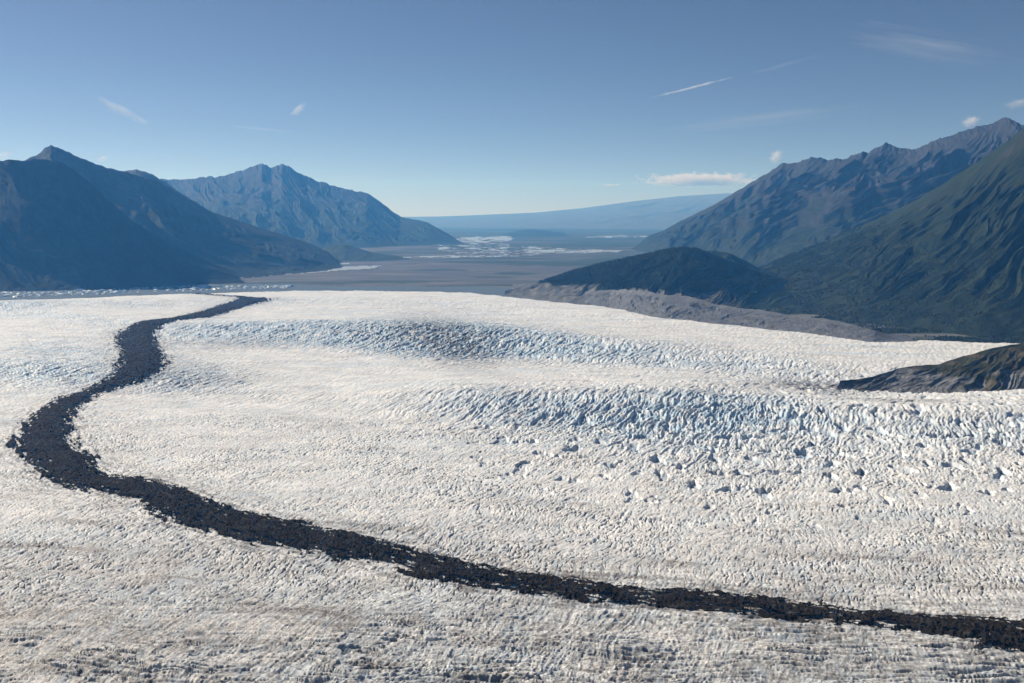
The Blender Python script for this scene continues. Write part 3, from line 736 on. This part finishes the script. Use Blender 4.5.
# ------------------------------------------------------------------ clouds, above and beyond the haze
def cloud(name_px, dist, half, dens, nscale, thr, label, rot=0.0, yaw=0.0, stretch=(1, 1, 1), aniso=0.0, flat=0.0, step=None):
    import bmesh
    bm = bmesh.new(); bmesh.ops.create_icosphere(bm, subdivisions=4, radius=1.0)
    me = bpy.data.meshes.new('cloud'); bm.to_mesh(me); bm.free()
    t = NT('cloud_vapour')
    tc = t.n('ShaderNodeTexCoord').outputs['Object']
    ln = t.n('ShaderNodeVectorMath', {0: tc}, operation='LENGTH').outputs['Value']
    v = t.n('ShaderNodeVectorMath', {0: tc, 1: stretch}, operation='MULTIPLY').outputs[0]
    nz = t.n('ShaderNodeTexNoise', {'Vector': v, 'Scale': nscale, 'Detail': 5.0, 'Roughness': .6}).outputs['Fac']
    f = t.math('SUBTRACT', t.math('ADD', nz, t.maprange(ln, 0.0, 1.0, .30, -.38)), thr)
    if flat:
        z = t.n('ShaderNodeSeparateXYZ', {0: tc}).outputs[2]
        f = t.math('MINIMUM', f, t.math('MULTIPLY', t.math('ADD', z, flat), 1.5))
    dn = t.math('MULTIPLY', t.math('MAXIMUM', f, 0.0), dens)
    pv = t.n('ShaderNodeVolumePrincipled', {'Color': (1, 1, 1, 1), 'Density': dn, 'Anisotropy': aniso})
    t.t.links.new(pv.outputs[0], t.out.inputs['Volume'])
    me.materials.append(t.m)
    o = put('cloud', me, None, label=label, cat='cloud')
    x, y, z = at_dist(name_px[0], name_px[1], dist)
    o.location = (float(x), float(y), float(z))
    o.scale = half
    th_ = math.atan2(float(x), float(y))
    # long axis across the line of sight, tilted by rot in the plane facing the viewer
    from mathutils import Matrix
    o.rotation_mode = 'QUATERNION'
    o.rotation_quaternion = (Matrix.Rotation(-th_ + yaw, 3, 'Z') @ Matrix.Rotation(rot, 3, 'Y')).to_quaternion()
    return o
px2m = lambda d: d / F
D = 78000.
cloud((700, 180), D, (88 * px2m(D), 2500, 12 * px2m(D)), 0.010, 3.6, .40, 'long flat white cloud bank above the far ridge beside the right range', stretch=(3.0, 1.0, .8), flat=.5)
cloud((610, 185), D, (30 * px2m(D), 1500, 2.2 * px2m(D)), 0.0052, 2.2, .56, 'thin faint sliver of cloud left of the long bank', stretch=(3, 1, 1))
cloud((776, 156), D, (13 * px2m(D), 1200, 11 * px2m(D)), 0.005, 1.9, .46, 'small ragged puff above the left end of the right range', rot=-.4)
D = 60000.
cloud((971, 121), 80000., (14 * px2m(80000), 1200, 9 * px2m(80000)), 0.004, 1.8, .44, 'soft round puff just over the highest right summit')
cloud((1018, 103), 80000., (24 * px2m(80000), 1200, 9 * px2m(80000)), 0.0022, 2.0, .50, 'faint grey wisp at the right edge of the sky')
cloud((103, 158), 80000., (12 * px2m(80000), 1200, 6 * px2m(80000)), 0.00338, 1.8, .50, 'small puff behind the long left ridge')
cloud((4, 155), 80000., (15 * px2m(80000), 1200, 8 * px2m(80000)), 0.00312, 1.8, .50, 'pale puff at the left edge above the dark shoulder')
cloud((120, 109), D, (50 * px2m(D), 900, 9 * px2m(D)), 0.0042, 1.9, .50, 'slanting wisp of cirrus high above the left peak', rot=.53, stretch=(1.8, 1, .7))
cloud((298, 109), D, (17 * px2m(D), 900, 7 * px2m(D)), 0.0042, 1.5, .46, 'small comma shaped wisp in the sky over the twin summits', rot=-.55)
cloud((262, 129), D, (70 * px2m(D), 900, 3.5 * px2m(D)), 0.00065, 1.6, .46, 'very faint level streak of cirrus under the comma shaped wisp', rot=.1, stretch=(1.5, 1, .6))
cloud((692, 87.5), D, (58 * px2m(D), 170, 1.9 * px2m(D)), 0.013, 1.4, .34, 'thin straight contrail high in the middle right of the sky', rot=-.225, stretch=(4, 1, .3), aniso=.2)
cloud((780, 66), D, (60 * px2m(D), 400, 4 * px2m(D)), 0.00078, 1.4, .44, 'faded tail of the contrail drifting to the right', rot=-.22, stretch=(2, 1, .5))
cloud((925, 45), D, (140 * px2m(D), 1500, 32 * px2m(D)), 0.000572, 2.6, .50, 'faint feathery cirrus veil in the upper right sky', rot=.25, stretch=(.8, 1, 2.2))
cloud((760, 118), D, (170 * px2m(D), 1500, 14 * px2m(D)), 0.000338, 2.0, .44, 'broad faint haze streak above the cloud bank', rot=-.08, stretch=(.9, 1, 1.6))

# ------------------------------------------------------------------ haze
import bmesh
bm = bmesh.new(); bmesh.ops.create_cube(bm, size=1.0)
me = bpy.data.meshes.new('haze'); bm.to_mesh(me); bm.free()
t = NT('valley_haze')
pv = t.n('ShaderNodeVolumePrincipled', {'Color': (.10, .40, 1.0, 1), 'Absorption Color': (1, 1, 1, 1), 'Density': 2.4e-5, 'Anisotropy': .2})
t.t.links.new(pv.outputs[0], t.out.inputs['Volume'])
hz = put('haze', me, t.m, 'stuff', 'thin blue summer haze filling the whole valley', 'haze')
ZTOP = 2560.
hz.location = (0, 31500, (ZTOP - 135) / 2); hz.scale = (130000, 67000, ZTOP + 135)

# ------------------------------------------------------------------ light
SUN_EL, SUN_AZ = R(30), R(-59)          # azimuth measured from the view direction (+Y) towards +X
sd = Vector((math.sin(SUN_AZ) * math.cos(SUN_EL), math.cos(SUN_AZ) * math.cos(SUN_EL), math.sin(SUN_EL)))
sl = bpy.data.lights.new('sun', 'SUN'); sl.energy = 5.0; sl.angle = R(.53); sl.color = (1, .93, .84)
so = bpy.data.objects.new('sun', sl); col.objects.link(so)
so.rotation_euler = sd.to_track_quat('Z', 'Y').to_euler()
so.location = (0, 0, 3000)
w = bpy.data.worlds.new('World'); scene.world = w; w.use_nodes = True
nt = w.node_tree; nt.nodes.clear()
sk = nt.nodes.new('ShaderNodeTexSky'); sk.sky_type = 'NISHITA'; sk.sun_disc = False
sk.sun_elevation = SUN_EL; sk.sun_rotation = SUN_AZ
sk.altitude = 2500; sk.air_density = .6; sk.dust_density = .8; sk.ozone_density = 2.0
bg = nt.nodes.new('ShaderNodeBackground'); bg.inputs['Strength'].default_value = .060
wo = nt.nodes.new('ShaderNodeOutputWorld')
tint = nt.nodes.new('ShaderNodeMix'); tint.data_type = 'RGBA'; tint.blend_type = 'MULTIPLY'; tint.inputs[0].default_value = 1.0
tint.inputs[7].default_value = (.97, .855, .80, 1)
nt.links.new(sk.outputs[0], tint.inputs[6]); nt.links.new(tint.outputs[2], bg.inputs['Color']); nt.links.new(bg.outputs[0], wo.inputs['Surface'])

vs = scene.view_settings
scene.display_settings.display_device = 'sRGB'
vs.view_transform = 'Standard'; vs.look = 'None'; vs.gamma = 1.0; vs.use_curve_mapping = False
vs.exposure = 0.5
cy = scene.cycles
cy.use_denoising = True; cy.denoising_prefilter = 'ACCURATE'; cy.denoising_input_passes = 'RGB_ALBEDO_NORMAL'
cy.max_bounces = 5; cy.diffuse_bounces = 2; cy.volume_bounces = 1
cy.volume_step_rate = 2.0; cy.volume_max_steps = 96
print('done', time.time() - T0)
